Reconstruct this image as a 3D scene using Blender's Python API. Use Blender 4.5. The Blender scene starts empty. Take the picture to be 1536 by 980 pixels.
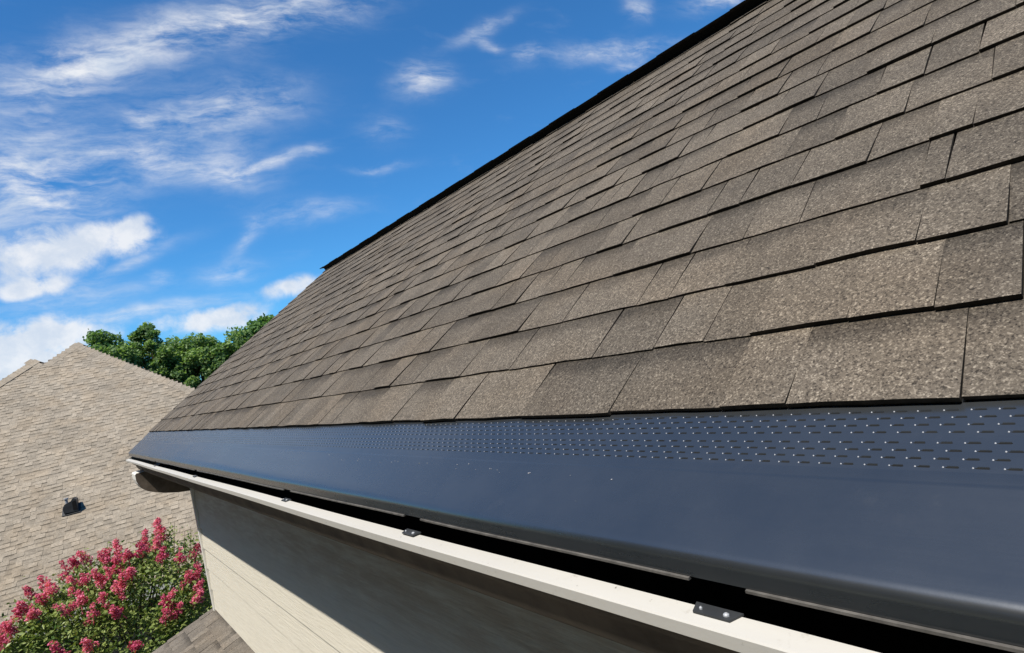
import bpy, math, random
from mathutils import Vector, Matrix
rad = math.radians
S = bpy.context.scene
C = S.collection

# ------------------------------------------------------------------ camera
cd = bpy.data.cameras.new('camera'); cam = bpy.data.objects.new('camera', cd); C.objects.link(cam)
CAMP = Vector((-0.6879, 0.0, 0.1467))
F = Vector((0.63322285, 0.77361337, 0.0234772)); RT = Vector((0.76063433, -0.61641975, -0.20362248)); UP = Vector((0.14305326, -0.14679597, 0.97876795))
cam.matrix_world = Matrix(((RT.x, UP.x, -F.x, CAMP.x), (RT.y, UP.y, -F.y, CAMP.y), (RT.z, UP.z, -F.z, CAMP.z), (0, 0, 0, 1)))
cd.sensor_width = 36; cd.lens = 20.14; cd.clip_start = 0.02; cd.clip_end = 3000
S.camera = cam
S.view_settings.view_transform = 'Standard'; S.view_settings.look = 'None'
S.view_settings.exposure = 0.45; S.view_settings.gamma = 1.0

# ------------------------------------------------------------------ sun and sky
SUN = Vector((-0.475, -0.15, 0.88)).normalized()
sl = bpy.data.lights.new('sun', 'SUN'); sl.energy = 5.0; sl.angle = rad(0.55); sl.color = (1.0, 0.945, 0.86)
so = bpy.data.objects.new('sun', sl); C.objects.link(so); so.location = SUN * 60
so.rotation_euler = SUN.to_track_quat('Z', 'Y').to_euler()

class NT:
    """small helper to write node trees"""
    def __init__(s, tree): s.t = tree
    def n(s, kind, **kw):
        x = s.t.nodes.new(kind)
        for k, v in kw.items():
            if hasattr(x, k) and not k.startswith('i_'): setattr(x, k, v)
        return x
    def link(s, a, b): s.t.links.new(a, b)
    def val(s, sock, v):
        if hasattr(v, 'links') or hasattr(v, 'is_output'): s.link(v, sock)
        else: sock.default_value = v
    def math(s, op, a, b=None, c=None, clamp=False):
        x = s.t.nodes.new('ShaderNodeMath'); x.operation = op; x.use_clamp = clamp
        s.val(x.inputs[0], a)
        if b is not None: s.val(x.inputs[1], b)
        if c is not None: s.val(x.inputs[2], c)
        return x.outputs[0]
    def vmath(s, op, a, b=None, out=0):
        x = s.t.nodes.new('ShaderNodeVectorMath'); x.operation = op
        s.val(x.inputs[0], a)
        if b is not None: s.val(x.inputs[1], b)
        return x.outputs[out]
    def dot(s, a, b): return s.vmath('DOT_PRODUCT', a, b, 1)
    def noise(s, vec, scale, detail=4, rough=0.55, dist=0.0):
        x = s.t.nodes.new('ShaderNodeTexNoise'); s.val(x.inputs['Vector'], vec)
        x.inputs['Scale'].default_value = scale; x.inputs['Detail'].default_value = detail
        x.inputs['Roughness'].default_value = rough; x.inputs['Distortion'].default_value = dist
        return x.outputs['Fac']
    def ramp(s, fac, stops):
        x = s.t.nodes.new('ShaderNodeValToRGB'); s.val(x.inputs[0], fac)
        e = x.color_ramp.elements
        while len(e) < len(stops): e.new(0.5)
        for q, (p, c) in zip(e, stops):
            q.position = p; q.color = tuple(c) + (1,) if len(c) == 3 else c
        return x.outputs[0]
    def mix(s, fac, a, b, mode='MIX'):
        x = s.t.nodes.new('ShaderNodeMix'); x.data_type = 'RGBA'; x.blend_type = mode
        s.val(x.inputs[0], fac)
        s.val(x.inputs[6], a if not isinstance(a, tuple) else tuple(a) + (1,)); s.val(x.inputs[7], b if not isinstance(b, tuple) else tuple(b) + (1,))
        return x.outputs[2]
    def scale(s, vec, sc):
        x = s.t.nodes.new('ShaderNodeMapping'); s.link(vec, x.inputs[0]); x.inputs['Scale'].default_value = sc
        return x.outputs[0]
    def smooth(s, v, a, b):
        x = s.t.nodes.new('ShaderNodeMapRange'); x.interpolation_type = 'SMOOTHSTEP'
        s.val(x.inputs[0], v); x.inputs[1].default_value = a; x.inputs[2].default_value = b
        return x.outputs[0]

W = bpy.data.worlds.new('World'); S.world = W; W.use_nodes = True
nt = NT(W.node_tree); W.node_tree.nodes.clear()
sky = nt.n('ShaderNodeTexSky', sky_type='NISHITA', sun_disc=False)
sky.sun_elevation = math.asin(SUN.z); sky.sun_rotation = math.atan2(SUN.x, SUN.y)
sky.altitude = 100; sky.air_density = 1.0; sky.dust_density = 0.35; sky.ozone_density = 2.2
# clouds: each an elongated patch fixed at its own azimuth and elevation (tangent map centred on azimuth 15 deg)
CLOUDS = [(3.973, 0.18, -0.165, 7.068, -22.707, 13.453, 0.8),
  (9.656, 1.328, 1.075, 9.51, -21.921, 13.21, 0.6),
  (6.969, -0.157, -0.887, 7.952, -34.428, 20.207, 0.55),
  (8.803, -0.44, 0.021, 3.418, -25.325, 11.65, 0.89),
  (9.586, -1.636, 0.837, -1.5, -26.95, 10.402, 0.45),
  (14.223, -4.754, 1.521, -9.952, -35.813, 12.848, 0.55),
  (12.148, 1.373, -1.813, 27.006, -97.526, 33.611, 0.7),
  (9.871, -1.475, 2.818, -0.884, -13.492, 4.91, 0.89),
  (13.09, -1.935, 3.931, -2.244, -25.637, 8.063, 0.7),
  (9.105, -0.739, 2.223, -0.322, -24.486, 6.367, 1.15),
  (35.043, 4.853, 3.037, 12.309, -40.535, 12.847, 0.9),
  (20.435, -2.172, 5.884, -5.341, -61.777, 11.348, 1.0),
  (11.441, -0.126, 2.437, 2.827, -51.604, 10.113, 0.5),
  (10.231, -0.379, 2.759, -0.332, -33.182, 4.567, 1.15),
  (15.125, -2.212, 4.764, -6.289, -30.443, 1.443, 1.1),
  (9.054, -0.356, 2.016, -0.711, -103.626, 14.984, 0.6),
  (7.523, -0.112, 0.75, 3.048, -81.565, 12.833, 0.5),
  (12.571, -0.603, 0.553, -0.641, -39.685, 4.919, 1.1),
  (22.915, -0.476, -1.721, 2.171, -56.482, 9.021, 1.1),
  (20.777, -0.638, -7.632, 5.559, -32.754, 14.773, 0.85),
  (13.609, 3.766, -9.456, 28.853, -65.847, 25.764, 0.6),
  (33.478, -27.531, -1.576, -36.072, -61.503, 55.283, 0.6),
  (35.985, -8.305, -17.074, 1.337, -64.402, 35.904, 0.75),
  (5.812, -0.997, -4.288, 3.367, -41.451, 21.326, 0.6),
  (29.378, -7.631, -21.89, 2.125, -39.711, 25.057, 0.6),
  (20.57, -1.276, -5.052, 10.662, -137.802, 45.739, 0.55),
  (13.143, -1.604, -1.294, -1.343, -62.205, 17.718, 0.5),
  (18.917, -0.336, 0.262, 3.36, -58.626, 11.819, 0.55),
  (19.485, 12.789, -3.845, 53.05, -63.657, 14.787, 0.5),
  (56.516, -9.322, 7.943, -12.481, -87.496, 16.699, 0.5),
  (23.372, -4.699, -4.594, -1.317, -36.583, 15.734, 0.3),
  (8.731, -0.502, -10.072, 8.062, -42.707, 21.068, 0.55),
  (45.002, -17.523, 11.894, -22.597, -61.604, 25.803, 0.6),
  (25.813, -12.383, 6.992, -21.71, -41.218, 14.023, 0.6),
  (21.486, -0.998, -17.845, 14.652, -95.202, 39.597, 0.5),
  (19.424, 1.188, 2.496, 25.863, -98.901, 43.479, 0.5),
  (12.564, 2.717, 1.334, 42.142, -107.98, 30.961, 0.6)]
tc = nt.n('ShaderNodeTexCoord').outputs['Generated']
az = rad(15)
den = nt.math('MAXIMUM', nt.dot(tc, (math.sin(az), math.cos(az), 0)), 0.02)
uu = nt.math('DIVIDE', nt.dot(tc, (math.cos(az), -math.sin(az), 0)), den)
vv = nt.math('DIVIDE', nt.dot(tc, (0, 0, 1)), den)
cx_ = nt.n('ShaderNodeCombineXYZ'); nt.link(uu, cx_.inputs[0]); nt.link(vv, cx_.inputs[1]); cx_.inputs[2].default_value = 1
uv = cx_.outputs[0]
def warp(vec, scale, amt):
    x = nt.n('ShaderNodeTexNoise'); nt.link(vec, x.inputs['Vector']); x.inputs['Scale'].default_value = scale; x.inputs['Detail'].default_value = 5
    d = nt.vmath('SUBTRACT', x.outputs['Color'], (0.5, 0.5, 0.5))
    d = nt.vmath('MULTIPLY', d, (amt, amt * 0.6, 0))
    return nt.vmath('ADD', vec, d)
uvw = warp(uv, 9.0, 0.075)
def patches(sel, vec, base):
    acc = None
    for a, b, c, d, e, f, am in sel:
        p = nt.dot(vec, (a, b, c)); q = nt.dot(vec, (d, e, f))
        r2 = nt.math('MULTIPLY_ADD', p, p, nt.math('MULTIPLY', q, q))
        g = nt.math('POWER', base, r2)
        acc = nt.math('MULTIPLY', g, am) if acc is None else nt.math('MULTIPLY_ADD', g, am, acc)
    return acc
cirrus = patches([c for c in CLOUDS if c[6] < 0.9], uvw, 0.33)
heap = patches([c for c in CLOUDS if c[6] >= 0.9], warp(uv, 15.0, 0.045), 0.36)
rot = nt.n('ShaderNodeMapping'); nt.link(uvw, rot.inputs[0]); rot.inputs['Rotation'].default_value = (0, 0, rad(-9)); rot.inputs['Scale'].default_value = (1, 3.0, 1)
fb = nt.noise(rot.outputs[0], 6.5, 10, 0.62, 0.25)
rot2 = nt.n('ShaderNodeMapping'); nt.link(uvw, rot2.inputs[0]); rot2.inputs['Rotation'].default_value = (0, 0, rad(-16)); rot2.inputs['Scale'].default_value = (1, 3.4, 1)
fb2 = nt.noise(rot2.outputs[0], 17, 8, 0.66, 0.1)
f = nt.math('MULTIPLY_ADD', fb2, 0.42, nt.math('MULTIPLY', fb, 0.80))
d1 = nt.math('MULTIPLY', nt.math('MULTIPLY', cirrus, nt.smooth(f, 0.42, 0.84)), 1.05)
fc = nt.noise(uv, 23, 10, 0.60, 0.3)
d2 = nt.math('MULTIPLY', nt.smooth(nt.math('MULTIPLY', heap, nt.math('MULTIPLY_ADD', fc, 2.3, -0.22)), 0.20, 0.95), 0.90)
thin = nt.math('MULTIPLY', nt.smooth(fb, 0.55, 0.85), 0.06)
dens = nt.math('ADD', nt.math('MAXIMUM', d1, d2), thin)
low = nt.smooth(vv, -0.02, 0.06)
dens = nt.math('MULTIPLY', nt.math('MINIMUM', dens, 0.93), low)
# thick cores are a little greyer underneath
fb3 = nt.noise(nt.vmath('ADD', uv, (0.01, 0.018, 0.0)), 17, 9, 0.62, 0.15)
ccol = nt.mix(nt.smooth(fb3, 0.36, 0.62), (8.2, 8.3, 8.5), (6.2, 6.8, 7.7))
tint = nt.mix(1.0, sky.outputs[0], (0.37, 0.95, 1.40), 'MULTIPLY')
col = nt.mix(dens, tint, ccol)
bg = nt.n('ShaderNodeBackground'); nt.link(col, bg.inputs[0]); bg.inputs[1].default_value = 0.082
wo = nt.n('ShaderNodeOutputWorld'); nt.link(bg.outputs[0], wo.inputs[0])

# ------------------------------------------------------------------ mesh and object helpers
class MB:
    def __init__(s): s.v = []; s.f = []; s.m = []; s.c = []
    def vert(s, p, tone=1.0): s.v.append(tuple(p)); s.c.append(tone); return len(s.v) - 1
    def face(s, ids, m=0): s.f.append(tuple(ids)); s.m.append(m)
    def quad(s, a, b, c, d, m=0, tone=1.0):
        i = [s.vert(p, tone) for p in (a, b, c, d)]; s.face(i, m)
    def hexa(s, p, m=0, tone=1.0):
        i = [s.vert(q, tone) for q in p]            # 4 bottom, 4 top, same turn
        for f in ((3, 2, 1, 0), (4, 5, 6, 7), (0, 1, 5, 4), (1, 2, 6, 5), (2, 3, 7, 6), (3, 0, 4, 7)): s.face([i[k] for k in f], m)
    def box(s, x0, x1, y0, y1, z0, z1, m=0, tone=1.0):
        s.hexa([(x0, y0, z0), (x1, y0, z0), (x1, y1, z0), (x0, y1, z0), (x0, y0, z1), (x1, y0, z1), (x1, y1, z1), (x0, y1, z1)], m, tone)
    def prism(s, poly, y0, y1, fn=None, m=0, n=1):
        """closed XZ polygon extruded along Y"""
        rings = []
        for j in range(n + 1):
            y = y0 + (y1 - y0) * j / n
            rings.append([s.vert(fn(x, y, z) if fn else (x, y, z)) for x, z in poly])
        k = len(poly)
        for j in range(n):
            for i in range(k): s.face((rings[j][i], rings[j][(i + 1) % k], rings[j + 1][(i + 1) % k], rings[j + 1][i]), m)
        s.face(rings[0][::-1], m); s.face(rings[-1], m)
    def tube(s, pts, r, k=8, m=0, cap=True):
        pts = [Vector(p) for p in pts]; rs = r if isinstance(r, (list, tuple)) else [r] * len(pts)
        rings = []
        for i, p in enumerate(pts):
            t = (pts[min(i + 1, len(pts) - 1)] - pts[max(i - 1, 0)]).normalized()
            a = t.cross(Vector((0.31, 0.77, 0.2)) if abs(t.z) > 0.8 else Vector((0, 0, 1))).normalized(); b = t.cross(a)
            rings.append([s.vert(p + (a * math.cos(2 * math.pi * j / k) + b * math.sin(2 * math.pi * j / k)) * rs[i]) for j in range(k)])
        for q in range(len(pts) - 1):
            for j in range(k): s.face((rings[q][j], rings[q][(j + 1) % k], rings[q + 1][(j + 1) % k], rings[q + 1][j]), m)
        if cap: s.face(rings[0][::-1], m); s.face(rings[-1], m)
    def build(s, name, mats, parent=None, smooth=None):
        me = bpy.data.meshes.new(name); me.from_pydata(s.v, [], s.f)
        mats = mats if isinstance(mats, (list, tuple)) else [mats]
        for m in mats: me.materials.append(m)
        me.polygons.foreach_set('material_index', s.m)
        at = me.attributes.new('tone', 'FLOAT', 'POINT'); at.data.foreach_set('value', s.c)
        if smooth is not None:
            me.polygons.foreach_set('use_smooth', [True] * len(s.f))
            me.update()
            if smooth < 180: me.set_sharp_from_angle(angle=rad(smooth))
        me.update()
        o = bpy.data.objects.new(name, me); C.objects.link(o)
        if parent is not None: o.parent = parent; o.matrix_parent_inverse = Matrix.Translation(-world_loc(parent))
        return o
def world_loc(o):
    return Vector(o.location) if o.type == 'EMPTY' else Vector((0, 0, 0))   # part meshes carry world coordinates
def thing(name, label, cat, loc, group=None):
    o = bpy.data.objects.new(name, None); C.objects.link(o); o.location = loc; o.empty_display_size = 0.3
    o['label'] = label; o['category'] = cat
    if group: o['group'] = group
    return o
def recalc(o):
    import bmesh
    bm = bmesh.new(); bm.from_mesh(o.data); bmesh.ops.recalc_face_normals(bm, faces=bm.faces); bm.to_mesh(o.data); bm.free()
    return o

# ------------------------------------------------------------------ materials
def material(name):
    m = bpy.data.materials.new(name); m.use_nodes = True; m.node_tree.nodes.clear()
    t = NT(m.node_tree); b = t.n('ShaderNodeBsdfPrincipled'); o = t.n('ShaderNodeOutputMaterial'); t.link(b.outputs[0], o.inputs[0])
    return m, t, b
def bump(t, b, h, dist, strength=1.0):
    x = t.n('ShaderNodeBump'); t.link(h, x.inputs['Height']); x.inputs['Distance'].default_value = dist; x.inputs['Strength'].default_value = strength
    t.link(x.outputs[0], b.inputs['Normal'])
def attr(t, name='tone'):
    x = t.n('ShaderNodeAttribute'); x.attribute_name = name; return x.outputs['Fac']
def obj_co(t): return t.n('ShaderNodeTexCoord').outputs['Object']

def shingle_mat(name, dark, mid, light, gran=540.0, contrast=1.0):
    m, t, b = material(name); co = obj_co(t)
    v = t.n('ShaderNodeTexVoronoi'); t.link(co, v.inputs['Vector']); v.inputs['Scale'].default_value = gran
    sep = t.n('ShaderNodeSeparateColor'); t.link(v.outputs['Color'], sep.inputs[0])
    v2 = t.n('ShaderNodeTexVoronoi'); t.link(co, v2.inputs['Vector']); v2.inputs['Scale'].default_value = gran * 0.6
    sep2 = t.n('ShaderNodeSeparateColor'); t.link(v2.outputs['Color'], sep2.inputs[0])
    g = t.math('MULTIPLY_ADD', sep2.outputs[0], 0.45, t.math('MULTIPLY', sep.outputs[0], 0.55))
    n1 = t.noise(co, 170, 4, 0.7); n2 = t.noise(co, 9, 6, 0.65); n3 = t.noise(co, 1.3, 3, 0.5)
    g = t.math('ADD', g, t.math('MULTIPLY', t.math('SUBTRACT', n1, 0.5), 0.75))
    base = t.ramp(g, [(0.06, dark), (0.40, mid), (0.62, mid), (1.0, light)])
    k = t.math('ADD', t.math('MULTIPLY', t.math('SUBTRACT', n2, 0.5), 0.75), t.math('MULTIPLY', t.math('SUBTRACT', n3, 0.5), 0.55))
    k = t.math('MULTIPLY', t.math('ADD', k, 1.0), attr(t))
    cc = t.n('ShaderNodeCombineColor'); [t.link(k, cc.inputs[i]) for i in range(3)]
    col = t.mix(1.0, base, cc.outputs[0], 'MULTIPLY')
    hue = t.mix(t.math('MULTIPLY', t.smooth(t.noise(co, 3.1, 2), 0.4, 0.7), 0.5), (1.0, 1.0, 1.0), (1.06, 0.98, 0.88))
    col = t.mix(1.0, col, hue, 'MULTIPLY')
    t.link(col, b.inputs['Base Color']); b.inputs['Roughness'].default_value = 0.88; b.inputs['Specular IOR Level'].default_value = 0.28
    h = t.math('ADD', t.math('MULTIPLY', g, 0.6), t.math('MULTIPLY', n1, 0.5))
    bump(t, b, h, 0.0022, 0.8)
    return m
M = {}
M['shingle'] = shingle_mat('weathered_shingle', (0.026, 0.0215, 0.0165), (0.104, 0.0865, 0.0665), (0.27, 0.233, 0.183))
M['shingle_far'] = shingle_mat('tan_shingle', (0.18, 0.154, 0.118), (0.27, 0.230, 0.178), (0.37, 0.318, 0.25), 120)
M['shingle_porch'] = shingle_mat('grey_brown_shingle', (0.06, 0.052, 0.043), (0.135, 0.118, 0.098), (0.25, 0.22, 0.185), 300)
def plain(name, col, rough=0.6, spec=0.5, nscale=None, namt=0.2, metal=0.0):
    m, t, b = material(name)
    if nscale:
        co = obj_co(t); n = t.noise(co, nscale, 5, 0.6)
        c2 = tuple(max(0, x * (1 - namt)) for x in col); c3 = tuple(min(1, x * (1 + namt)) for x in col)
        t.link(t.ramp(n, [(0.3, c2), (0.7, c3)]), b.inputs['Base Color'])
    else: b.inputs['Base Color'].default_value = col + (1,)
    b.inputs['Roughness'].default_value = rough; b.inputs['Specular IOR Level'].default_value = spec; b.inputs['Metallic'].default_value = metal
    return m
M['asphalt_edge'] = plain('asphalt_edge', (0.026, 0.022, 0.018), 0.9, 0.2, 60, 0.5)
M['edge_far'] = plain('shingle_edge', (0.10, 0.085, 0.068), 0.9, 0.2, 20, 0.3)
M['deck'] = plain('felt_underlay', (0.02, 0.018, 0.016), 0.95, 0.1)
M['vent_cap'] = plain('charcoal_cap_shingle', (0.022, 0.020, 0.018), 0.9, 0.2, 40, 0.5)
M['vent'] = plain('black_vent', (0.008, 0.008, 0.008), 0.8, 0.2)

def guard_mat():
    m, t, b = material('charcoal_painted_aluminium'); co = obj_co(t)
    n = t.noise(t.scale(co, (30, 2.2, 30)), 1.0, 4, 0.6); s = t.noise(co, 260, 3, 0.6); d = t.noise(co, 6, 6, 0.65)
    c = t.ramp(d, [(0.25, (0.017, 0.0195, 0.0220)), (0.75, (0.025, 0.0275, 0.0295))])
    dust = t.math('MULTIPLY', t.smooth(t.noise(co, 19, 7, 0.72), 0.58, 0.82), 0.05)
    c = t.mix(dust, c, (0.22, 0.20, 0.17))
    t.link(c, b.inputs['Base Color'])
    r = t.math('ADD', 0.21, t.math('ADD', t.math('MULTIPLY', n, 0.06), t.math('MULTIPLY', d, 0.07)))
    t.link(r, b.inputs['Roughness']); b.inputs['IOR'].default_value = 2.12; b.inputs['Specular IOR Level'].default_value = 0.5
    h = t.math('ADD', t.math('MULTIPLY', s, 0.10), t.math('MULTIPLY', n, 1.0)); bump(t, b, h, 0.0006, 0.5)
    return m
M['guard'] = guard_mat()
M['bare'] = plain('bare_aluminium', (0.36, 0.37, 0.385), 0.55, 0.5, metal=0.2)
M['fleck'] = plain('pale_fleck', (0.27, 0.27, 0.28), 0.85, 0.2, 300, 0.4)
M['hem'] = plain('hem_edge', (0.085, 0.079, 0.071), 0.6, 0.3, 60, 0.35)

def white_paint(name, base, dirt, grime, vertical=False):
    m, t, b = material(name); co = obj_co(t)
    a = t.noise(t.scale(co, (9, 1.6, 9)), 1.0, 6, 0.65); s = t.noise(co, 75, 4, 0.7); k = t.noise(co, 23, 5, 0.75)
    c = t.ramp(a, [(0.3, tuple(x * 0.90 for x in base)), (0.7, base)])
    c = t.mix(t.math('MULTIPLY', t.smooth(k, 0.60, 0.78), grime), c, dirt)
    c = t.mix(t.math('MULTIPLY', t.smooth(s, 0.665, 0.74), grime * 1.2, clamp=True), c, tuple(x * 0.35 for x in dirt))
    t.link(c, b.inputs['Base Color']); b.inputs['Roughness'].default_value = 0.5; b.inputs['Specular IOR Level'].default_value = 0.35
    bump(t, b, t.math('ADD', s, a), 0.0006, 0.4)
    return m
M['gutter'] = white_paint('cream_gutter_paint', (0.47, 0.45, 0.405), (0.22, 0.185, 0.14), 0.7)
M['gutter_in'] = plain('gutter_grime', (0.02, 0.018, 0.015), 0.9, 0.2, 30, 0.5)
M['shade_brown'] = plain('painted_shade_brown', (0.125, 0.100, 0.076), 0.75, 0.25, 9, 0.4)  # brown puts shade into the colour of the gutter body and eave return
M['trim'] = white_paint('white_trim_paint', (0.72, 0.70, 0.64), (0.45, 0.40, 0.33), 0.2)
def siding_mat():
    m, t, b = material('cream_wood_grain_siding'); co = obj_co(t)
    g = t.noise(t.scale(co, (6, 5.0, 95)), 1.0, 6, 0.62, 0.5); g2 = t.noise(t.scale(co, (6, 1.1, 10)), 1.0, 5, 0.6); d = t.noise(co, 2.3, 6, 0.7)
    c = t.ramp(g, [(0.30, (0.575, 0.54, 0.450)), (0.55, (0.64, 0.60, 0.505))])
    c = t.mix(t.math('MULTIPLY', t.smooth(g2, 0.45, 0.75), 0.18), c, (0.52, 0.485, 0.405))
    c = t.mix(t.math('MULTIPLY', t.smooth(d, 0.5, 0.8), 0.14), c, (0.50, 0.45, 0.37))
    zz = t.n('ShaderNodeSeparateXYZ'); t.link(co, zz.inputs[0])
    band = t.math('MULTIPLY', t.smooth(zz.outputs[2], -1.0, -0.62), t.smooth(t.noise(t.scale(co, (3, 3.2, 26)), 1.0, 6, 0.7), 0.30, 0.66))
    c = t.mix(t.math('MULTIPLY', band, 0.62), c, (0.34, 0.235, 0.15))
    t.link(c, b.inputs['Base Color']); b.inputs['Roughness'].default_value = 0.62; b.inputs['Specular IOR Level'].default_value = 0.3
    bump(t, b, t.math('ADD', g, t.math('MULTIPLY', g2, 0.6)), 0.004, 0.55)
    return m
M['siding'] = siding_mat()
M['brick'] = plain('tan_brick', (0.34, 0.24, 0.17), 0.85, 0.2, 6, 0.3)
M['lead'] = plain('dark_painted_metal', (0.028, 0.03, 0.032), 0.5, 0.4, 20, 0.3)
M['bark'] = plain('grey_brown_bark', (0.13, 0.10, 0.075), 0.9, 0.1, 14, 0.45)
M['bark_dark'] = plain('dark_bark', (0.07, 0.055, 0.042), 0.9, 0.1, 8, 0.45)
def leaf_mat(name, dark, light, transl=0.35, rough=0.55):
    m = bpy.data.materials.new(name); m.use_nodes = True; m.node_tree.nodes.clear(); t = NT(m.node_tree)
    c = t.ramp(attr(t), [(0.0, dark), (1.0, light)])
    b = t.n('ShaderNodeBsdfPrincipled'); t.link(c, b.inputs['Base Color']); b.inputs['Roughness'].default_value = rough; b.inputs['Specular IOR Level'].default_value = 0.3
    tr = t.n('ShaderNodeBsdfTranslucent'); t.link(t.mix(1.0, c, (1.1, 1.25, 0.6), 'MULTIPLY'), tr.inputs[0])
    mx = t.n('ShaderNodeMixShader'); mx.inputs[0].default_value = transl; t.link(b.outputs[0], mx.inputs[1]); t.link(tr.outputs[0], mx.inputs[2])
    o = t.n('ShaderNodeOutputMaterial'); t.link(mx.outputs[0], o.inputs[0]); return m
M['leaf'] = leaf_mat('tree_leaf', (0.065, 0.135, 0.042), (0.28, 0.38, 0.14), 0.45)
M['needle'] = leaf_mat('evergreen_leaf', (0.05, 0.12, 0.034), (0.20, 0.32, 0.095), 0.4)
M['blocker_leaf'] = leaf_mat('dark_blocker_leaf', (0.030, 0.042, 0.018), (0.075, 0.085, 0.038), 0.12)  # dark foliage of the added trees that block sky light
M['myrtle_leaf'] = leaf_mat('myrtle_leaf', (0.036, 0.10, 0.022), (0.29, 0.34, 0.10), 0.3, 0.4)
M['flower'] = leaf_mat('pink_petal', (0.52, 0.05, 0.145), (0.90, 0.29, 0.44), 0.42, 0.6)
def grass_mat():
    m, t, b = material('lawn'); co = obj_co(t)
    n = t.noise(co, 0.35, 6, 0.6); n2 = t.noise(co, 18, 4, 0.7)
    c = t.ramp(t.math('ADD', t.math('MULTIPLY', n, 0.5), t.math('MULTIPLY', n2, 0.5)), [(0.35, (0.045, 0.048, 0.024)), (0.65, (0.095, 0.092, 0.048))])
    t.link(c, b.inputs['Base Color']); b.inputs['Roughness'].default_value = 0.95; bump(t, b, n2, 0.05, 0.6); return m
M['grass'] = grass_mat()

# ------------------------------------------------------------------ ground
GZ = -4.8
g = MB(); N = 24
for i in range(N + 1):
    for j in range(N + 1):
        x = -900 + 1800 * i / N; y = -900 + 1800 * j / N
        g.vert((x, y, GZ))
for i in range(N):
    for j in range(N):
        a = i * (N + 1) + j; g.face((a, a + N + 1, a + N + 2, a + 1))
gr = g.build('ground', M['grass']); gr['kind'] = 'structure'

# ------------------------------------------------------------------ shingle courses
def shingles(mb, O, A, U, Nn, n, span, e=0.143, lo=0.07, hi=0.15, h1=0.0040, h2=0.0076, seg=0.035, seed=1, dmin=0.81, dmax=1.15, gapmax=0.0022, band=0.85, joints={}, pd=(0.5, 0.38)):
    """courses of laminated tabs: O eave point, A along, U up the slope, Nn outward; span(k) -> (a0, a1)"""
    R = random.Random(seed)
    P = lambda a, u, h: O + A * a + U * u + Nn * h
    for k in range(n):
        a0, a1 = span(k); a = a0 - R.random() * 0.0; prev = None; wob = R.random() * 9
        while a < a1 - 0.01:
            w = R.uniform(lo, hi)
            if k in joints:
                nxt = [q for q in joints[k] if q > a + 0.02]
                if nxt and (a > joints[k][0] - 0.4): w = min(w, nxt[0] - a) if a < joints[k][0] - 0.02 else nxt[0] - a
            if a + w > a1 - 0.05: w = a1 - a
            dbl = R.random() < (pd[0] if prev != 2 else pd[1]); prev = 2 if dbl else 1
            hb = (h2 if dbl else h1) * R.uniform(0.9, 1.12) * (0.7 if k == 0 else 1)
            gap = gapmax * R.choice((0.3, 0.55, 0.8, 1.0))
            tone = R.uniform(dmin, dmax) * (1.03 if dbl else 0.97)
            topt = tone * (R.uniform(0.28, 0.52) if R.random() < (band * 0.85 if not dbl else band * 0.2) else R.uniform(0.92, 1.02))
            b0, b1 = a + gap / 2, a + w - gap / 2
            nx = max(1, int(w / seg)); du = -R.uniform(0, 0.0035) - (0.0015 if dbl else 0); lift = R.uniform(-0.0003, 0.0012)
            cols = []
            for i in range(nx + 1):
                t = i / nx; y = b0 + (b1 - b0) * t
                ub = k * e + du + 0.0009 * math.sin(y * 23 + wob) + R.uniform(-0.0007, 0.0007)
                zb = hb + lift * math.sin(t * 3.1) + R.uniform(-0.0004, 0.0004)
                sk = 0.004 * math.sin(wob + a * 7)                      # joints are cut a touch out of square
                c = [mb.vert(P(y, ub + 0.0012, -0.0035), tone), mb.vert(P(y, ub, zb), tone),
                     mb.vert(P(y, ub + 0.003, zb), tone),
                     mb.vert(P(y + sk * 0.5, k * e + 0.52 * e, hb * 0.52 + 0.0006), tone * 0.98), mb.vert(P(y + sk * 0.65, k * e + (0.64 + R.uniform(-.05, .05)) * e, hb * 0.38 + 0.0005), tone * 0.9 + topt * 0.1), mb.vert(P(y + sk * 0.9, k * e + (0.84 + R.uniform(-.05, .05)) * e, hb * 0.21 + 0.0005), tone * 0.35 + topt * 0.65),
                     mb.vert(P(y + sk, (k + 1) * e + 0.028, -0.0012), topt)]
                cols.append(c)
            for i in range(nx):
                p, q = cols[i], cols[i + 1]
                for j in range(6): mb.face((p[j], q[j], q[j + 1], p[j + 1]), 1 if j == 0 else 0)
            for c, rev in ((cols[0], 1), (cols[-1], 0)):
                ids = [c[0], c[1], c[2], c[3], c[4], c[5], c[6]]
                mb.face(ids if not rev else ids[::-1], 1)
            a += w

TH = 0.605891; e = 0.143; NC = 18
Uv = Vector((math.cos(TH), 0, math.sin(TH))); Nv = Vector((-math.sin(TH), 0, math.cos(TH))); Av = Vector((0, 1, 0)); O0 = Vector((0, 0, 0))
Y0, Y1 = -3.0, 6.541; RL = NC * e
RX, RZ = Uv.x * RL, Uv.z * RL
WX, WY = 0.205, 6.19                              # plane of the front wall, gable end
house = thing('house', 'near house with brown shingle roof, black gutter guard and cream siding', 'house', (2.1, 1.6, GZ))

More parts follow.
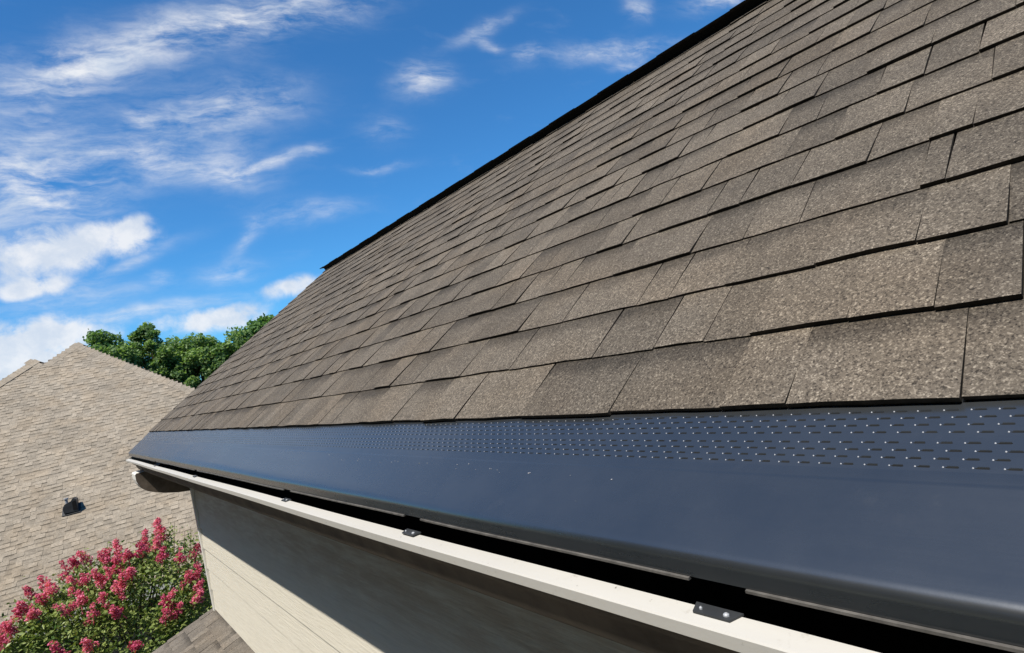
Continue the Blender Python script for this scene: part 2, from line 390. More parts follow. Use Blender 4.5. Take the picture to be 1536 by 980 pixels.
# roof: the deck and every shingle course, then its ridge vent, drip edge and rake boards
mb = MB()
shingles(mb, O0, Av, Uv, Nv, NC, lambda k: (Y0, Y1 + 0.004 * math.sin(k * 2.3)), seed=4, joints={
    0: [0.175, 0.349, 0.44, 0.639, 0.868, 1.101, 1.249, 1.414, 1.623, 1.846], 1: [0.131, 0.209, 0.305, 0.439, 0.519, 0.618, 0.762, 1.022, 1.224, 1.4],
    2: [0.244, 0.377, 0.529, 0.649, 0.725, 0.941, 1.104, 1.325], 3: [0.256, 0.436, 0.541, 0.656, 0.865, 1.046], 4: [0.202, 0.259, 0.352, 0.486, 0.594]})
bU = Vector((-Uv.x, 0, Uv.z)); bN = Vector((Uv.x * 0 + math.sin(TH), 0, math.cos(TH)))
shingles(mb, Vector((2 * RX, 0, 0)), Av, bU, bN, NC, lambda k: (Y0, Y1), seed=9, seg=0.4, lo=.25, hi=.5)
d = [(0.012, -0.0095), (RX, RZ - 0.0105), (2 * RX - 0.012, -0.0095), (2 * RX - 0.012, -0.035), (RX, RZ - 0.036), (0.012, -0.035)]
mb.prism(d, Y0, Y1 - 0.012, m=2)
roof = mb.build('roof', [M['shingle'], M['asphalt_edge'], M['deck']], house)
mb = MB()
def along(u, h, y): p = Uv * u + Nv * h; return (p.x, y, p.z)
# ridge vent strip under overhanging cap shingles
u0 = RL - 0.135
a = [(Uv * (RL - 0.10) + Nv * 0.004), (Uv * (RL - 0.10) + Nv * 0.050)]
poly = [(a[0].x, a[0].z), (a[1].x, a[1].z), (RX, a[1].z + 0.012), (2 * RX - a[1].x, a[1].z), (2 * RX - a[0].x, a[0].z), (RX, RZ)]
mb.prism(poly, Y0, Y1 - 0.01)
for i in range(240):
    y = Y0 + 0.02 + i * 0.0395
    p = Uv * (RL - 0.103) + Nv * 0.006; q = Uv * (RL - 0.103) + Nv * 0.045
    mb.box(p.x - 0.002, p.x + 0.006, y, y + 0.010, p.z, q.z)
mb.build('ridge_vent', M['vent'], roof)
mb = MB(); R = random.Random(3); y = Y0; k = 0
while y < Y1:
    w = 0.21; yb = min(y + w, Y1 + 0.006); h = 0.0525 + (0.003 if k % 2 else 0.0); t = R.uniform(.7, 1.05)
    l = Uv * (RL - 0.128 - R.uniform(0, .004)); 
    n0, n1 = Nv * h, Nv * (h + 0.006)
    pts = [l + n0, l + n1, Vector((RX, 0, (l + n1).z + 0.020)), ]
    mir = lambda v: Vector((2 * RX - v.x, 0, v.z))
    poly = [pts[0], pts[1], pts[2], mir(pts[1]), mir(pts[0]), Vector((RX, 0, (l + n1).z + 0.013))]
    i0 = len(mb.v); mb.prism([(p.x, p.z) for p in poly], y + 0.001, yb + (0.02 if k % 2 else -0.001))
    for i in range(i0, len(mb.v)): mb.c[i] = t
    y += w; k += 1
mb.build('ridge_cap', M['vent_cap'], roof)
for sgn in (0, 1):
    for yy in (Y1 - 0.010, Y0 - 0.006):
        f = (lambda x: x) if not sgn else (lambda x: 2 * RX - x)
        mb = MB(); poly = [(f(0.0), -0.012), (f(RX), RZ - 0.012), (f(RX), RZ - 0.15), (f(0.0), -0.15)]
        mb.prism(poly if not sgn else poly[::-1], yy - 0.018, yy); mb.build('rake_board', M['trim'], roof)

# walls of the house
def lap(mb, X, y0, y1, z0, z1, expo=0.19, sgn=-1):
    """lap siding on a wall that faces -X (sgn -1) or +X"""
    z = z0
    while z < z1 - 0.001:
        zt = min(z + expo, z1)
        th = 0.016
        mb.hexa([(X + sgn * th, y0, z), (X + sgn * th, y1, z), (X - sgn * 0.02, y1, z), (X - sgn * 0.02, y0, z),
                 (X + sgn * 0.003, y0, zt + 0.012), (X + sgn * 0.003, y1, zt + 0.012), (X - sgn * 0.02, y1, zt + 0.0), (X - sgn * 0.02, y0, zt + 0.0)])
        z = zt
mb = MB(); BX = 2 * RX - WX
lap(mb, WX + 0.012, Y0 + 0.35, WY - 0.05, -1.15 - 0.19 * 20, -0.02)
mb.box(WX + 0.04, BX - 0.04, Y0 + 0.36, WY - 0.04, GZ, -0.06)
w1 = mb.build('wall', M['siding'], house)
mb = MB()
mb.prism([(WX + 0.05, -0.1), (RX, RZ - 0.07), (BX - 0.05, -0.1)], Y0 + 0.37, WY - 0.03)
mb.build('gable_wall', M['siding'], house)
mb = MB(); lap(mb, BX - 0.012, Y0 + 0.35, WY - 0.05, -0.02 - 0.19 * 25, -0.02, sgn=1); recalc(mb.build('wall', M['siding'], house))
mb = MB()
mb.box(WX - 0.016, WX + 0.07, WY - 0.052, WY, GZ, -0.03); mb.box(WX + 0.002, WX + 0.09, WY + 0.001, WY + 0.02, GZ, -0.03)
mb.build('corner_trim', M['trim'], house)
# eave: sloping soffit box, fascia, and the curved return at the gable end
FALL = 0.0062
fz = lambda y: -FALL * max(0.0, y)
mb = MB(); mb.prism([(0.012, -0.036), (0.034, -0.036), (0.034, -0.25), (0.012, -0.25)], Y0, Y1 - 0.032)
mb.build('fascia', M['gutter'], house)
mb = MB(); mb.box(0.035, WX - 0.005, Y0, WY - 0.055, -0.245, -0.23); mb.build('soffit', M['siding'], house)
mb = MB()
poly = [(0.008, -0.045), (WX + 0.02, -0.045), (WX + 0.02, -0.62), (0.10, -0.60), (0.0, -0.572), (-0.079, -0.54), (-0.129, -0.514), (-0.166, -0.48), (-0.190, -0.435), (-0.200, -0.395), (-0.200, -0.345), (-0.190, -0.335), (-0.05, -0.335), (0.008, -0.30)]
mb.prism(poly, WY + 0.022, Y1 - 0.034); mb.m[-2] = 1; mb.m[-1] = 1  # end faces get the brown that stands in for shade on white trim
mb.build('eave_return', [M['trim'], M['shade_brown']], house)

# gutter: K shaped channel with lip, end cap and hanger clips
YG = 6.50
lipo, lipi = -0.224, -0.198
prof_out = [(0.010, -0.150), (0.010, -0.315), (-0.105, -0.315), (-0.112, -0.304), (-0.134, -0.290), (-0.150, -0.268), (-0.158, -0.240), (-0.180, -0.222), (-0.192, -0.190),
            (lipo, -0.1865), (lipo - 0.0008, -0.1722), (lipo + 0.0008, -0.1704)]
prof_in = [(lipi, -0.1665), (lipi, -0.178), (-0.172, -0.212), (-0.150, -0.240), (-0.100, -0.300), (0.004, -0.308), (0.004, -0.150)]
mb = MB(); fn = lambda x, y, z: (x + 0.0012 * math.sin(y * 2.7) * (x < -0.19), y, z + fz(y) + 0.0012 * math.sin(y * 3.3 + 1) * (x < -0.15))
n = 40; allp = prof_out + prof_in; rings = []
for j in range(n + 1):
    y = Y0 - 0.02 + (YG - Y0 + 0.02) * j / n; rings.append([mb.vert(fn(x, y, z)) for x, z in allp])
K = len(allp)
for j in range(n):
    for i in range(K):
        inside = len(prof_out) <= i < K - 1
        mb.face((rings[j][i], rings[j][(i + 1) % K], rings[j + 1][(i + 1) % K], rings[j + 1][i]), 1 if inside else (2 if i < 8 else 0))  # body below the lip coloured dark in place of its shade
gutter = recalc(mb.build('gutter', [M['gutter'], M['gutter_in'], M['shade_brown']], house, smooth=38))
mb = MB()
poly = [(0.010, -0.150), (0.010, -0.315), (-0.105, -0.315), (-0.112, -0.304), (-0.134, -0.290), (-0.150, -0.268), (-0.158, -0.240), (-0.180, -0.222), (-0.192, -0.190), (lipo, -0.186), (lipo, -0.171), (-0.1, -0.13)]
mb.prism(poly, YG + 0.0005, YG + 0.006, fn)
recalc(mb.build('end_cap', M['gutter'], gutter))
def clip(yc, L=0.054):
    mb = MB(); z = -0.1683 + fz(yc)
    tz = lambda x: z + (x - lipi) * 0.15 + 0.0030
    x0, x1 = lipi - 0.0115, lipi + 0.0030
    a, b = yc - L / 2, yc + L / 2
    lo = [(x0, a + 0.008), (x1, a), (x1, b), (x0, b - 0.004)]
    mb.hexa([(x, y, tz(x)) for x, y in lo] + [(x, y, tz(x) + 0.0022) for x, y in lo])
    mb.hexa([(x1 - 0.002, a + 0.005, z - 0.03), (x1, a + 0.005, z - 0.03), (x1, b - 0.005, z - 0.03), (x1 - 0.002, b - 0.005, z - 0.03),
             (x1 - 0.002, a + 0.005, tz(x1)), (x1, a + 0.005, tz(x1)), (x1, b - 0.005, tz(x1)), (x1 - 0.002, b - 0.005, tz(x1))])
    for k, (yy, r) in enumerate(((yc - L * 0.24, 0.0033), (yc + L * 0.30, 0.0018))):
        c = Vector((lipi - 0.006, yy, tz(lipi - 0.006) + 0.0022))
        ring = [[mb.vert(c + Vector((math.cos(q * .7854) * r * s, math.sin(q * .7854) * r * s, h))) for q in range(8)] for s, h in ((1, 0), (0.95, 0.0016), (0.45, 0.0028))]
        for i in range(2):
            for q in range(8): mb.face((ring[i][q], ring[i][(q + 1) % 8], ring[i + 1][(q + 1) % 8], ring[i + 1][q]), 1)
        mb.face(ring[2], 1)
    return mb.build('hanger_clip', [M['lead'], M['bare']], gutter)
CLIPS = [-1.05, -0.35, 0.366, 1.015, 1.778, 3.2, 4.65]
for yc in CLIPS: clip(yc)

# gutter guard: one bent sheet with eight rows of pierced slots
SL0, SL1 = math.tan(rad(29.0)), math.tan(rad(28.0))
def gz(a):
    if a < 0.1: z = -0.0058 - SL0 * a
    else: z = -0.0058 - SL0 * 0.1 - SL1 * (a - 0.1)
    if a > 0.0915: z += 0.0008 * min(1.0, (a - 0.0915) / 0.0035) * (1.0 if a < 0.096 else max(0.0, 1 - (a - 0.096) / 0.06))   # creased step below the slots
    return z
def oil(a, y): return (0.0009 * math.sin(y * 1.9 + 0.6) * math.sin(a * 16) + 0.0006 * math.sin(y * 4.7 + a * 9) + 0.0004 * math.sin(y * 11 + 2)) * (1 if a > 0.087 else max(0.0, (a - 0.079) / 0.008))
def gp(a, y): return (-a, y, gz(a) + fz(y) * min(1, max(0, a / 0.2)) * 1.0 + oil(a, y))
mb = MB()
rows = [0.0078, 0.0168, 0.0258, 0.0348, 0.0474, 0.0564, 0.0654, 0.0744]
PIT = 0.022; HL, HW = 0.0116, 0.0017
GY0, GY1 = Y0, 6.53
ncol = int((GY1 - GY0) / PIT)
def strip(a0, a1, na, ny):
    vs = [[mb.vert(gp(a0 + (a1 - a0) * i / na, GY0 + (GY0 + ncol * PIT - GY0) * j / ny)) for j in range(ny + 1)] for i in range(na + 1)]
    for i in range(na):
        for j in range(ny): mb.face((vs[i][j], vs[i][j + 1], vs[i + 1][j + 1], vs[i + 1][j]), 0)
holed = []
for r, ac in enumerate(rows):
    alo, ahi = ac - 0.0045, ac + 0.0045
    off = PIT * (0.5 if r % 2 else 0.0) + 0.003 * (r > 3)
    lo_prev = None
    for c in range(ncol):
        y0 = GY0 + c * PIT + off * 0; y1 = y0 + PIT
        if lo_prev is None: L = [mb.vert(gp(alo, y0)), mb.vert(gp(ahi, y0))]
        else: L = lo_prev
        Rr = [mb.vert(gp(alo, y1)), mb.vert(gp(ahi, y1))]
        ym = y0 + PIT * (0.30 if r % 2 else 0.68) + 0.0004 * math.sin(c * 1.7 + r)
        ym = min(max(ym, y0 + HL / 2 + 0.0008), y1 - HL / 2 - 0.0008)
        h = []
        for (da, dy) in ((-HW / 2, -HL * .42), (-HW / 2, HL * .30), (0, HL / 2), (HW / 2, HL * .30), (HW / 2, -HL * .42), (0, -HL / 2)):
            h.append(mb.vert(gp(ac + da, ym + dy)))
        # the sheet round the slot
        mb.face((L[0], Rr[0], h[1], h[0]), 0); mb.face((Rr[0], Rr[1], h[3], h[2]), 0); mb.face((Rr[0], h[2], h[1]), 0)
        mb.face((Rr[1], L[1], h[4], h[3]), 0); mb.face((L[1], L[0], h[0], h[5]), 0); mb.face((L[1], h[5], h[4]), 0)
        # turned-down slot walls
        dn = [mb.vert(Vector(mb.v[i]) - Vector((0, 0, 0.0022))) for i in h]
        for i in range(6): mb.face((h[i], h[(i + 1) % 6], dn[(i + 1) % 6], dn[i]), 2)
        # pierced burr at the far end of the slot, lifted lip on the upper side
        tip = Vector(gp(ac, ym + HL * 0.56)); br = 0.00088
        top = mb.vert(tip + Vector((-0.0002, 0, 0.0012)))
        q = [mb.vert(tip + Vector((br * math.cos(k * 1.0472), br * math.sin(k * 1.0472), 0.0002 - 0.5 * br * -math.cos(k * 1.0472)))) for k in range(6)]
        for k in range(6): mb.face((q[k], q[(k + 1) % 6], top), 1)
        l0, l1 = Vector(mb.v[h[0]]), Vector(mb.v[h[1]])
        k0 = mb.vert(l0 + Vector((0.0002, 0, 0.0005))); k1 = mb.vert(l1 + Vector((0.0002, 0, 0.0007)))
        k2 = mb.vert(l1 + Vector((0.0010, 0, 0.0006))); k3 = mb.vert(l0 + Vector((0.0010, 0, 0.0006)))
        mb.face((h[0], h[1], k1, k0), 0); mb.face((k0, k1, k2, k3), 0)
        lo_prev = Rr
strip(-0.035, rows[0] - 0.0045, 3, 110)
strip(rows[3] + 0.0045, rows[4] - 0.0045, 1, 110)
yE = GY0 + ncol * PIT
# lower plain pan, crease, rounded nose and turned-in face
A_ = [rows[7] + 0.0045, 0.085, 0.0905, 0.0915, 0.0932, 0.095, 0.0965, 0.101, 0.112, 0.13, 0.15, 0.17, 0.186]
path = [(a, None) for a in A_]
zb = gz(0.186); cxn, r = 0.186, 0.0155
ang0 = rad(28.0)
for i in range(1, 9):
    t = ang0 + (rad(92) - ang0) * i / 8
    path.append((0.186 + r * (math.sin(t) - math.sin(ang0)), zb - r * (math.cos(ang0) - math.cos(t))))
xe, ze = path[-1]
path += [(xe - 0.0005, ze - 0.006), (xe - 0.001, ze - 0.0155)]
ny = 150; vs = []
for j in range(ny + 1):
    y = GY0 + (yE - GY0) * j / ny
    rr = []
    for a, z in path:
        p = Vector(gp(a, y)); 
        if z is not None: p.z = z + fz(y) + oil(0.186, y)
        rr.append(mb.vert(p))
    vs.append(rr)
for j in range(ny):
    for i in range(len(path) - 1): mb.face((vs[j][i], vs[j + 1][i], vs[j + 1][i + 1], vs[j][i + 1]), 0)
# pale flecks and droppings along the crease
R = random.Random(12)
for i in range(34):
    y = R.uniform(0.55, 1.65); a = R.choice((R.gauss(0.108, 0.004), R.gauss(0.112, 0.003), R.gauss(0.085, 0.05)))
    if not 0.085 < a < 0.18: continue
    s = R.uniform(0.0005, 0.0017) * (0.6 if a > 0.125 else 1); p = Vector(gp(a, y)) + Vector((-0.0002, 0, 0.0005)); an = R.random() * 3
    ring = [mb.vert(p + Vector((-math.cos(k) * s * R.uniform(.4, 1) * .9, math.sin(k) * s * R.uniform(.5, 1.5), math.cos(k) * s * -0.25 * 0 + (math.cos(k) * s * -0.4)))) for k in [an + q * 1.0472 for q in range(6)]]
    tp = mb.vert(p + Vector((-0.0002, 0, 0.0006)))
    for q in range(6): mb.face((ring[q], ring[(q + 1) % 6], tp), 3)
guard = mb.build('gutter_guard', [M['guard'], M['bare'], M['lead'], M['fleck']], house, smooth=40)
mb = MB()
edges = [Y0] + [v for c in CLIPS for v in (c - 0.035, c + 0.03)] + [yE]
for s0, s1 in zip(edges[::2], edges[1::2]):
    fnh = lambda x, y, z: (x, y, z + fz(y) + oil(0.186, y))
    x = -xe; mb.prism([(x + 0.0005, ze - 0.0155), (x - 0.0022, ze - 0.0162), (x - 0.0022, ze - 0.0188), (x + 0.003, ze - 0.0188)], s0, s1, fnh, n=12)
recalc(mb.build('guard_hem', M['hem'], guard))

# porch roof below, with its shingles and fascia
PTH = math.atan2(0.16, 0.518); PU = Vector((math.cos(PTH), 0, math.sin(PTH))); PN = Vector((-math.sin(PTH), 0, math.cos(PTH)))
PL = 16 * e; top = Vector((WX + 0.012, 0, -1.725)); PO = top - PU * PL
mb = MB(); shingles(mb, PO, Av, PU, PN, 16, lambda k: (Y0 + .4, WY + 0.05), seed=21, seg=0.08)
q0, q1 = PO - PN * 0.006, top - PN * 0.006
mb.prism([(q0.x, q0.z), (q1.x, q1.z), (q1.x, q1.z - 0.16), (q0.x, q0.z - 0.16)], Y0 + .41, WY + 0.035, m=2)
porch = mb.build('porch_roof', [M['shingle_porch'], M['asphalt_edge'], M['trim']], house)
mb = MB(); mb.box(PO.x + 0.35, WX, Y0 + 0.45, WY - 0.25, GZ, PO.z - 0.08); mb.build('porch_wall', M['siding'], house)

# ------------------------------------------------------------------ neighbouring house
nh = thing('neighbor_house', 'house next door with pale tan hip roof and a dark vent hood', 'house', (-1.2, 17.0, GZ))
D = Vector((0.985, -0.174, 0)).normalized(); Mh = Vector((-0.174, -0.985, 0)).normalized(); TP = 0.755
A1 = Vector((-0.032, 16.0, 2.067)); A2 = Vector((-0.82, 15.76, 1.80))
Pt = lambda d, m: A1 + D * d + Mh * m + Vector((0, 0, -TP * m))
d2 = (A2 - A1).dot(D); m2 = (A2 - A1).dot(Mh)
RUN = 5.7
vd = (d2 - m2) / -2 + d2 * 0                      # valley foot where the two hips meet
dv = (d2 + m2) / 2; mv = -dv; dv, mv = ((d2 + m2) / 2, -(d2 + m2) / 2) if False else ((d2 - 0 + m2) / 2, 0)
# left hip of A1: d = -m ; right hip of A2: d - d2 = m - m2
mv = (m2 - d2) / 2; dv = -mv
nU = (-Mh + Vector((0, 0, TP))).normalized(); nN = nU.cross(D) * -1
if nN.z < 0: nN = -nN
slope_len = lambda m: m * math.hypot(1, TP)
EN = 0.088; L_tot = slope_len(RUN); n_c = int(L_tot / EN)
eave0 = Pt(0, RUN)
def nspan(k):
    m = RUN - (k * EN + EN * 0.5) / math.hypot(1, TP)
    r_ = m
    if m > mv: l_ = d2 - (m - m2)
    else: l_ = -m
    return (l_ - 0.01, r_ + 0.01)
def nspan2(k):                                     # little triangle of the lower peak above the valley foot
    m = RUN - (k * EN + EN * 0.5) / math.hypot(1, TP)
    return (d2 - (m - m2), d2 + (m - m2)) if m2 < m <= mv else (0, 0)
mb = MB()
FAR = dict(e=EN, pd=(0.62, 0.04), lo=0.07, hi=0.15, seg=1.0, h1=0.0012, h2=0.0066, dmin=0.86, dmax=1.10, gapmax=0.0003, band=0.8)
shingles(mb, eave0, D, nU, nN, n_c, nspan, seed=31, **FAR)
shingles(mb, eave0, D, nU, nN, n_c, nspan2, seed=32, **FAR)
Bk = -9.0                                          # ridges run back this far
dz = Vector((0, 0, -0.012))
def poly(pts, m=0): mb.face([mb.vert(p + dz) for p in pts], m)
RC = Pt(RUN, RUN); LC = Pt(d2 - (RUN - m2), RUN); V = Pt(dv, mv)
backR = A1 + Mh * Bk; backL = A2 + Mh * (Bk)
poly([RC, Pt(0, 0), V, A2, LC][::1], 0)
rb = RC + Mh * (Bk - RUN); lb = LC + Mh * (Bk - RUN)
poly([RC, rb, backR, A1])
poly([A1, backR, backR + Vector((0, 0, 0)) - D * mv * 1.0 + Vector((0, 0, -TP * mv)), V])
poly([V, backR - D * mv + Vector((0, 0, -TP * mv)), backL, A2])
poly([A2, backL, lb, LC])
nroof = mb.build('roof', [M['shingle_far'], M['edge_far'], M['deck']], nh)
mb = MB()
def caps(p, q, w=0.15):
    L = (q - p).length; n = max(1, int(L / 0.15)); t = (q - p) / n; s = t.normalized().cross(Vector((0, 0, 1))).normalized(); R = random.Random(int(L * 100))
    for i in range(n):
        a, b = p + t * i, p + t * (i + 1.25)
        tn = R.uniform(.9, 1.0); lift = Vector((0, 0, 0.003)); lo = Vector((0, 0, -0.076)); hh = Vector((0, 0, 0.005))
        i0 = len(mb.v)
        mb.quad(a + hh + lift, b + lift, b + s * w + lo, a + s * w + lo + hh, 0, tn); mb.quad(a + hh + lift, a - s * w + lo + hh, b - s * w + lo, b + lift, 0, tn)
        mb.quad(a + hh + lift, a + s * w + lo + hh, a + s * w + lo, a + lift, 1, tn); mb.quad(a + hh + lift, a + lift, a - s * w + lo, a - s * w + lo + hh, 1, tn)
for a, b in ((RC, A1), (LC, A2), (V, A1), (V, A2), (A1, backR), (A2, backL)): caps(a, b)
mb.build('ridge_cap', [M['shingle_far'], M['edge_far']], nroof)
mb = MB(); ins = 0.45
wf = lambda d_, m_, z: tuple((A1 + D * d_ + Mh * m_).xy) + (z,)
ez = Pt(0, RUN).z
dl = d2 - (RUN - m2)
c4 = [(dl + ins, RUN - ins), (RUN - ins, RUN - ins), (RUN - ins, Bk + .3), (dl + ins, Bk + .3)]
mb.hexa([wf(a, b, GZ) for a, b in c4] + [wf(a, b, ez - 0.02) for a, b in c4]); recalc(mb.build('wall', M['brick'], nh))
mb = MB()
for (da, ma, db, mb_) in ((dl, RUN, RUN, RUN), (RUN, RUN, RUN, Bk), (dl, RUN, dl, Bk)):
    p, q = A1 + D * da + Mh * ma, A1 + D * db + Mh * mb_
    t = (q - p).normalized(); s = Vector((0, 0, 1)).cross(t) * 0.02; 
    mb.hexa([(v.x, v.y, ez - 0.2) for v in (p - s, q - s, q + s, p + s)] + [(v.x, v.y, ez - 0.03) for v in (p - s, q - s, q + s, p + s)])
recalc(mb.build('fascia', M['trim'], nh))
# dark vent hood on the slope
ray = Vector((0.002, 1, -0.105)); sden = ray.z + TP * ray.dot(Mh)
s_ = (A1.z - CAMP.z + TP * (A1 - CAMP).dot(Mh)) / sden; VP = CAMP + ray * s_
mb = MB()
L = lambda a, u, h: VP + D * a + nU * u + nN * h
mb.hexa([L(a, u, .006) for a, u in ((-.12, -.075), (.12, -.075), (.12, .14), (-.12, .14))] + [L(a, u, .02) for a, u in ((-.12, -.075), (.12, -.075), (.12, .14), (-.12, .14))])
Z = Vector((0, 0, 1)); base = L(0, 0, 0)
prof = [(-0.12, 0.0), (0.13, -0.01), (0.12, 0.10), (0.13, 0.22), (0.07, 0.26), (0.02, 0.20), (-0.09, 0.17), (-0.13, 0.09)]
prof = [(x * 0.74, z * 0.80) for x, z in prof]
W2 = -Mh
fr = [base + D * x + Z * z - W2 * 0.07 for x, z in prof]; bk = [base + D * x + Z * z + W2 * 0.10 for x, z in prof]
fi = [mb.vert(p) for p in fr]; bi = [mb.vert(p) for p in bk]; k = len(prof)
for i in range(k): mb.face((fi[i], fi[(i + 1) % k], bi[(i + 1) % k], bi[i]))
mb.face(fi[::-1]); mb.face(bi)
vent = recalc(mb.build('vent_hood', M['lead'], nh))
mb = MB(); mb.tube([base - D * 0.05 + Z * 0.08 + W2 * .03, base - D * 0.05 + Z * 0.21 + W2 * .03], 0.022, 8); mb.tube([base - D * 0.05 + Z * 0.205 + W2 * .03, base - D * 0.05 + Z * 0.225 + W2 * .03], 0.034, 8)
mb.build('pipe', M['bare'], vent)
mb = MB(); mb.hexa([base + D * a + Z * z - W2 * w for a, z, w in ((.033, .024, .074), (.085, .016, .074), (.085, .016, .0705), (.033, .024, .0705), (.037, .155, .074), (.081, .165, .074), (.081, .165, .0705), (.037, .155, .0705))])
mb.build('opening', M['vent'], vent)

# ------------------------------------------------------------------ foliage
def leaf(mb, p, s, R, tone, up=0.4, ratio=0.55, m=0):
    n = Vector((R.gauss(0, 1), R.gauss(0, 1), R.gauss(0, 1) + up)).normalized()
    t = n.cross(Vector((R.gauss(0, 1), R.gauss(0, 1), R.gauss(0, 1)))).normalized(); b = n.cross(t) * (s * ratio * 0.5)
    i = [mb.vert(q, tone) for q in (p - t * s * .5, p + b + n * s * .06, p + t * s * .5, p - b + n * s * .06)]
    mb.face(i, m)
def crown_points(R, c, rad_, n, shell=0.55):
    out = []
    while len(out) < n:
        v = Vector((R.uniform(-1, 1), R.uniform(-1, 1), R.uniform(-1, 1)))
        l = v.length
        if l > 1 or l < shell * R.random(): continue
        out.append(Vector((c.x + v.x * rad_[0], c.y + v.y * rad_[1], c.z + v.z * rad_[2])))
    return out
def tree(name, label, x, y, top, rx, ry, rz, mat, seed, clumps=95, per=230, ls=0.15, cone=False, group='trees behind the roofs'):
    R = random.Random(seed)
    t = thing(name, label, 'tree', (x, y, GZ), group)
    c = Vector((x, y, top - rz)); mb = MB(); fl = MB()
    pts = crown_points(R, c, (rx, ry, rz), clumps, 0.9)
    base = Vector((x, y, GZ)); fork = Vector((x + R.uniform(-.3, .3), y, c.z - rz * 0.75))
    mb.tube([base, base.lerp(fork, .5) + Vector((R.uniform(-.1, .1), 0, 0)), fork, c + Vector((0, 0, rz * .35))], [.24, .19, .15, .05], 8)
    for p in pts:
        if cone: p.x = x + (p.x - x) * min(1, max(.12, (top - p.z) / (1.5 * rz))); p.y = y + (p.y - y) * min(1, max(.12, (top - p.z) / (1.5 * rz)))
        if R.random() < 0.35:
            f0 = fork.lerp(c, R.random() * .6); mb.tube([f0, f0.lerp(p, .5) + Vector((0, 0, -.12)), p], [.06, .035, .012], 5, cap=False)
        sz = R.uniform(.22, .55)*(2.2 if ls > .4 else 1) * (0.8 if cone else 1)
        ct = R.uniform(.15, .85)
        for _ in range(per):
            v = Vector((R.gauss(0, 1), R.gauss(0, 1), R.gauss(0, .75))); v = v * (sz * 0.55) if v.length < 1.6 else v.normalized() * sz * R.uniform(.6, 1.05)
            leaf(fl, p + v, ls * R.uniform(.7, 1.35), R, min(1, max(0, ct + R.gauss(0, .18))), up=.8, ratio=.7 if not cone else .4)
    mb.build('trunk', M['bark_dark'], t); fl.build('crown', mat, t)
    return t
tree('leafy_tree', 'small round leafy tree at the left end of the tree row', 1.55, 31.5, 4.25, 1.25, 1.6, 2.9, M['leaf'], 41, 130)
tree('leafy_tree', 'tallest broad green tree in the row behind the tan hip roof', 3.35, 32.5, 4.45, 1.75, 2.0, 3.3, M['leaf'], 42, 190)
tree('leafy_tree', 'low green tree in the dip of the tree row', 5.2, 31.5, 3.55, 1.5, 1.8, 2.9, M['leaf'], 43, 170)
tree('leafy_tree', 'lower leafy tree beside the dark evergreen, close to the brown roof slope', 6.6, 30.5, 3.35, 1.4, 1.7, 3.0, M['leaf'], 44, 170)
tree('evergreen_tree', 'dark evergreen tree with ragged top next to the brown roof edge', 8.5, 31.0, 4.15, 1.9, 1.8, 3.4, M['needle'], 45, 180, ls=.2)
tree('evergreen_tree', 'dark pointed evergreen tree half hidden behind the brown roof', 10.3, 32.0, 4.25, 1.9, 1.9, 3.9, M['needle'], 46, 170, ls=.2)

# tall unseen trees added behind the camera to cut skylight on the shaded wall
def blocker_tree(label, x, y, seed):
    tree('sky_blocker_tree', label, x, y, 12.0, 3.5, 3.5, 7.6, M['blocker_leaf'], seed, 170, 75, 0.5, group='added trees that block sky light, behind the viewer')
blocker_tree('tall dark unseen tree added to block sky light, nearest the porch roof', -10.5, 1.0, 51)
blocker_tree('tall unseen tree added to block sky light, left of the near one', -12.0, 7.0, 52)
blocker_tree('tall unseen tree added to block sky light, towards the tan hip roof', -14.0, 13.0, 53)
blocker_tree('tall unseen tree added to block sky light, right behind the viewer', -11.0, -5.5, 54)
blocker_tree('farthest back unseen tree added to block sky light', -10.0, -12.0, 55)

# crape myrtle in flower between the houses
FLOWERS = [(0.103, 8.244, -1.14), (0.103, 8.157, -1.255), (-0.067, 8.056, -1.221), (-0.158, 7.772, -1.264), (0.025, 7.61, -1.364), (0.003, 7.827, -1.27), (-0.36, 7.914, -1.217), (-0.482, 7.812, -1.246), (-0.401, 7.638, -1.31), (-0.445, 7.928, -1.217), (-0.66, 8.113, -1.225), (-0.746, 8.103, -1.24), (-0.815, 8.021, -1.259), (-0.772, 7.645, -1.356), (-0.678, 7.616, -1.351), (-0.57, 7.56, -1.366), (-0.474, 7.547, -1.365), (-0.379, 7.431, -1.443), (-0.289, 7.465, -1.417), (-0.28, 7.709, -1.279), (-1.128, 8.021, -1.367), (-1.037, 7.716, -1.409), (-0.955, 7.762, -1.359), (-1.161, 7.743, -1.455), (-1.223, 7.751, -1.485), (-1.092, 7.586, -1.506), (-0.89, 7.443, -1.527), (-1.318, 7.69, -1.574), (-1.351, 7.614, -1.647), (-1.273, 7.651, -1.567), (-0.56, 7.34, -1.539), (-0.652, 7.284, -1.618), (-0.486, 7.22, -1.67), (-0.01, 7.203, -1.735), (-0.086, 7.177, -1.755), (0.032, 7.143, -1.85), (-0.112, 7.111, -1.865), (0.28, 7.377, -1.628), (0.168, 7.327, -1.635), (0.269, 7.273, -1.75), (0.231, 7.2, -1.842), (0.368, 7.655, -1.453), (-0.964, 7.22, -1.828), (-0.747, 7.141, -1.859), (-0.384, 7.029, -2.027), (-0.734, 7.438, -1.484), (0.161, 7.545, -1.439), (-0.426, 7.361, -1.506), (-0.998, 7.96, -1.322)]
R = random.Random(77)
cm = thing('crape_myrtle', 'crape myrtle shrub with pink flower heads between the two houses', 'shrub', (-0.35, 8.1, GZ))
CC = Vector((-0.35, 8.1, -2.5)); CR = (1.62, 1.12, 1.22)
st = MB(); fo = MB()
foot = Vector((-0.35, 8.1, GZ))
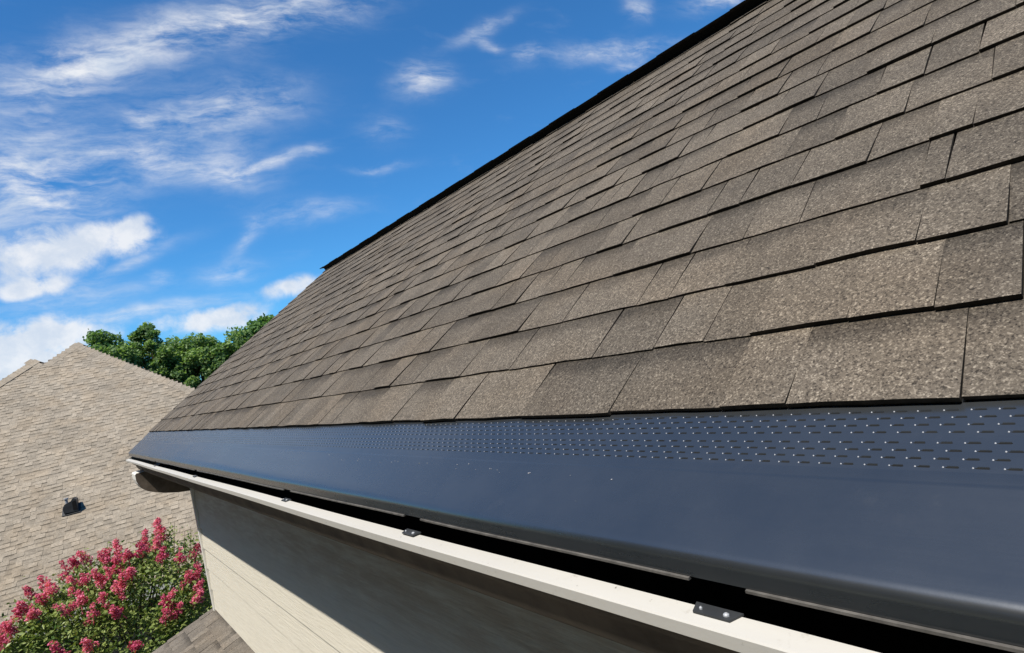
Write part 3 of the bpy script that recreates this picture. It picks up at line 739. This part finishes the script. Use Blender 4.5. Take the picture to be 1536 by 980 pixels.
for i in range(6):
    a = i * 1.05; q = foot + Vector((math.cos(a) * .12, math.sin(a) * .1, 0)); w = CC + Vector((math.cos(a) * .7, math.sin(a) * .5, -.4))
    st.tube([q, q.lerp(w, .5) + Vector((0, 0, .15)), w, w + Vector((math.cos(a) * .25, math.sin(a) * .2, .8))], [.045, .035, .025, .010], 7)
heads = [Vector(p) for p in FLOWERS]
def leaves_round(p, n, sx, sz, lo, hi, ls=0.05):
    for _ in range(n):
        v = Vector((R.gauss(0, sx), R.gauss(0, sx), R.gauss(0, sz)))
        leaf(fo, p + v, ls * R.uniform(.7, 1.3), R, min(1, max(0, R.uniform(lo, hi))), up=.9, ratio=.55)
for p in heads:
    d = (p - CC).normalized(); q = p - d * 0.14 - Vector((0, 0, .09))
    leaves_round(q, 190, .10, .085, .35, 1.0, .046)
    st.tube([CC + (p - CC) * 0.45 + Vector((0, 0, -.1)), q, p], [.010, .006, .003], 5, cap=False)
for p in crown_points(R, CC, (CR[0] * .97, CR[1] * .95, CR[2] * .93), 430, 1.25):
    depth = ((p.x - CC.x) / CR[0]) ** 2 + ((p.y - CC.y) / CR[1]) ** 2 + ((p.z - CC.z) / CR[2]) ** 2
    t0 = R.uniform(0, .35); leaves_round(p, 46, .095, .075, t0 * .6, t0 + .35 + .3 * (p.z > -1.75), .052)
# bare green sprigs that stick out of the top
for p in ((0.20, 7.75, -1.10), (0.27, 7.65, -1.22), (-0.62, 7.9, -1.13), (-0.42, 7.95, -1.12), (0.33, 7.6, -1.18)):
    p = Vector(p); st.tube([p - Vector((.06, 0, .35)), p], [.005, .002], 5, cap=False)
    for k in range(34): leaf(fo, p - Vector((.06, 0, .35)) * R.random() + Vector((R.gauss(0, .025), R.gauss(0, .025), R.gauss(0, .02))), .036, R, R.uniform(.6, 1), ratio=.5)
st.build('trunk', M['bark'], cm); fo.build('foliage', M['myrtle_leaf'], cm)
for p in heads:
    fm = MB(); d = ((p - CC).normalized() + Vector((R.gauss(0, .25), R.gauss(0, .25), .7))).normalized(); L_ = R.uniform(.10, .21); base = p - d * L_ * .5; sd = R.uniform(.2, .75)
    n_l = R.randint(4, 8)
    fm.tube([base - d * .08, base + d * L_ * .9], [.006, .003], 5)
    for q in range(n_l):                               # lumps strung along the stalk, smaller towards the tip
        t = (q + R.random() * .6) / n_l
        c = base + d * L_ * t + Vector((R.gauss(0, 1), R.gauss(0, 1), R.gauss(0, .5))) * .028 * (1.1 - t)
        rr = R.uniform(.027, .048) * (1.1 - .45 * t); st_ = sd + R.gauss(0, .14)
        for k in range(int(95 * (rr / .045) ** 2)):
            v = Vector((R.gauss(0, 1), R.gauss(0, 1), R.gauss(0, .9))).normalized() * rr * R.uniform(.55, 1.1)
            leaf(fm, c + v, R.uniform(.013, .025), R, min(1, max(0, st_ + R.gauss(0, .22))), up=.5, ratio=.9)
    fm.build('flower_cluster', M['flower'], cm)
